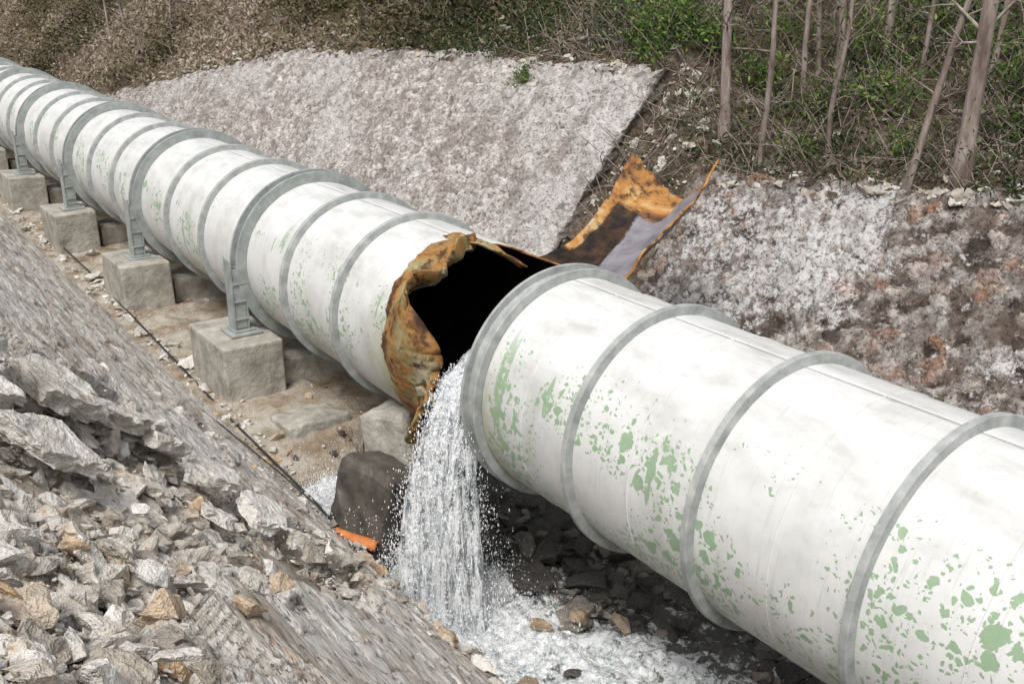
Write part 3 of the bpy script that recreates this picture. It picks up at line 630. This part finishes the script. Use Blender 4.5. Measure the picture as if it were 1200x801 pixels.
P,rv=clumps(np.stack([ax,ay,T(ax,ay)],1),rng.uniform(.3,1.1,n)*(1.3-.5*pv),85,.9,pv);leafmesh('dry_scrub_foliage',P,.07,M_leafB,rv=rv)
n=30000;yy=rng.uniform(2,45,n);xx=rng.uniform(0,1,n)**1.5*14+xedge(yy)+.1
leafmesh('leaf_litter',np.stack([xx,yy,T(xx,yy)+.03],1),.032,M_leafB)
n=4200;ay=np.where(np.arange(n)%2,rng.uniform(3,75,n),rng.uniform(3,22,n));ax=xedge(ay)+.2+np.abs(rng.normal(0,5,n))
ay[:160]=rng.uniform(15.3,16.9,160);ax[:160]=rng.uniform(5,8.3,160);az_=T(ax,ay);parts=[]
for x,y,z in zip(ax,ay,az_):
    L=random.uniform(.4,1.6);a=random.uniform(0,6.28);up=random.uniform(.05,1.6);w=1+y*.012
    d=np.array([math.cos(a),math.sin(a),up]);d/=math.sqrt(1+up*up);p=np.array([x,y,z])
    parts.append(tubeVF([p,p+d*L*.5+rng.normal(size=3)*.06,p+d*L+rng.normal(size=3)*.12],[.012*w,.009*w,.004],4))
V,F=merge(parts);mk('dead_brushwood',V,F,M_twig)
for (a,b,r) in [((8.2,20.8,3.75),(9.6,17.9,3.95),.06),((8.4,18.2,3.6),(9.6,15.4,3.7),.05),((7.6,13.6,1.7),(8.8,11.2,2.1),.04),((9,15.0,2.6),(10.4,12.0,3.4),.05),((9.5,11.0,2.9),(10.4,8.2,3.4),.05)]:
    a=np.array(a);b=np.array(b);pts=[a+(b-a)*t+rng.normal(size=3)*.05 for t in np.linspace(0,1,7)]
    pr=[tubeVF(pts,list(np.linspace(r,r*.3,7)),7)]
    for k_ in range(5):
        p=pts[k_+1];pr.append(tubeVF([p,p+rng.normal(size=3)*.25+np.array([0,0,.15]),p+rng.normal(size=3)*.45+np.array([0,0,.3])],[r*.4,r*.25,.005],5))
    V,F=merge(pr);mk('fallen_branch',V,F,M_bark)
def tree(x,y,h,r,lean=(0,0),leaf=260,wob=.12,name='bare_tree'):
    e=empty(name);z=float(T(x,y))-.15;n=12;pts=[]
    o1,o2=random.uniform(0,6),random.uniform(0,6)
    for i in range(n):
        t=i/(n-1);pts.append(np.array([x+lean[0]*t*h+wob*math.sin(t*7+o1)*t**.5,y+lean[1]*t*h+wob*math.sin(t*6+o2)*t**.5,z+t*h]))
    rs=[r*(1.35 if i==0 else 1)*(1-.8*i/(n-1)) for i in range(n)]
    pr=[tubeVF(pts,rs,9)];tips=[]
    for k_ in range(18):
        t=random.uniform(.12,1)
        f=t*(n-1);i=min(int(f),n-2);p=pts[i]+(pts[i+1]-pts[i])*(f-i);a=random.uniform(0,6.28);L=h*random.uniform(.10,.26)*(1.2-t*.6)*(.5 if t<.35 else 1)
        d=np.array([math.cos(a),math.sin(a),random.uniform(.3,1.1)]);d/=np.linalg.norm(d)
        m=p+d*L*.5+rng.normal(size=3)*.06;tp=p+d*L+np.array([0,0,.1*L]);pr.append(tubeVF([p,m,tp],[r*.28*(1.1-t),r*.17*(1.1-t),.004],5));tips+=[tp]
        for j in range(3):
            d2=d+rng.normal(size=3)*.5;d2/=np.linalg.norm(d2);t2=m+d2*L*.5;pr.append(tubeVF([m,m+(t2-m)*.5+rng.normal(size=3)*.03,t2],[r*.1,.007,.003],4));tips+=[t2]
    V,F=merge(pr);mk('trunk_and_limbs',V,F,M_bark,parent=e)
    if leaf:
        PP=np.concatenate([tp+rng.normal(size=(max(2,leaf//len(tips)),3))*.28 for tp in tips]);leafmesh('leaves',PP,.035,M_leafG,parent=e)
tree(8.0,15.2,8,.12,(-.02,.04));tree(7.8,14.05,7,.075,(.03,.0),wob=.2);tree(9.7,14.6,8,.07,(0,0));tree(7.7,10.6,8,.075,(.12,-.16),wob=.06)
tree(8.1,9.8,11,.155,(.02,-.0),wob=.06);tree(11.6,14.1,9,.10);tree(8.1,12.5,6,.06,(-.03,.04),wob=.25);tree(9.0,9.1,8,.06,(.05,-.05));tree(10.8,12.6,8,.06)
for i in range(52):
    y=random.uniform(6,24);x=random.uniform(10,22);tree(x,y,random.uniform(6,11),random.uniform(.04,.11),(random.uniform(-.08,.08),random.uniform(-.08,.08)),leaf=160)
for i in range(26):
    y=random.uniform(22,85);x=4.5+(float(Htop(y))+2.4)/1.19+random.uniform(1,14);tree(x,y,random.uniform(5,9),random.uniform(.05,.10),(random.uniform(-.1,.1),random.uniform(-.1,.1)),leaf=0)

# ------------------------------------------------------------------ light, sky, camera
W=bpy.data.worlds.new('World');S.world=W;W.use_nodes=True;nt=W.node_tree;nt.nodes.clear()
sk=nt.nodes.new('ShaderNodeTexSky');sk.sky_type='NISHITA';sk.sun_disc=False
el,az=rad(58),rad(-125)
sk.sun_elevation=el;sk.sun_rotation=az;sk.air_density=1.0;sk.dust_density=4.0;sk.ozone_density=1.0
hs=nt.nodes.new('ShaderNodeHueSaturation');hs.inputs['Saturation'].default_value=.35
bg=nt.nodes.new('ShaderNodeBackground');bg.inputs[1].default_value=.15;wo=nt.nodes.new('ShaderNodeOutputWorld')
nt.links.new(sk.outputs[0],hs.inputs['Color']);nt.links.new(hs.outputs[0],bg.inputs[0]);nt.links.new(bg.outputs[0],wo.inputs[0])
sun=bpy.data.lights.new('sun','SUN');sun.energy=2.25;sun.angle=rad(22);sun.color=(1,.97,.93);so=bpy.data.objects.new('sun',sun);S.collection.objects.link(so)
d=Vector((math.sin(az)*math.cos(el),math.cos(az)*math.cos(el),math.sin(el)));so.rotation_euler=d.to_track_quat('Z','Y').to_euler()
S.view_settings.view_transform='Standard';S.view_settings.look='None';S.view_settings.exposure=0
cam=bpy.data.cameras.new('cam');cam.lens=36;cam.sensor_width=36;cam.clip_end=3000;co=bpy.data.objects.new('camera',cam);S.collection.objects.link(co)
co.location=(-8.2,0,5.37);co.rotation_euler=(rad(70),0,rad(-35.2));S.camera=co
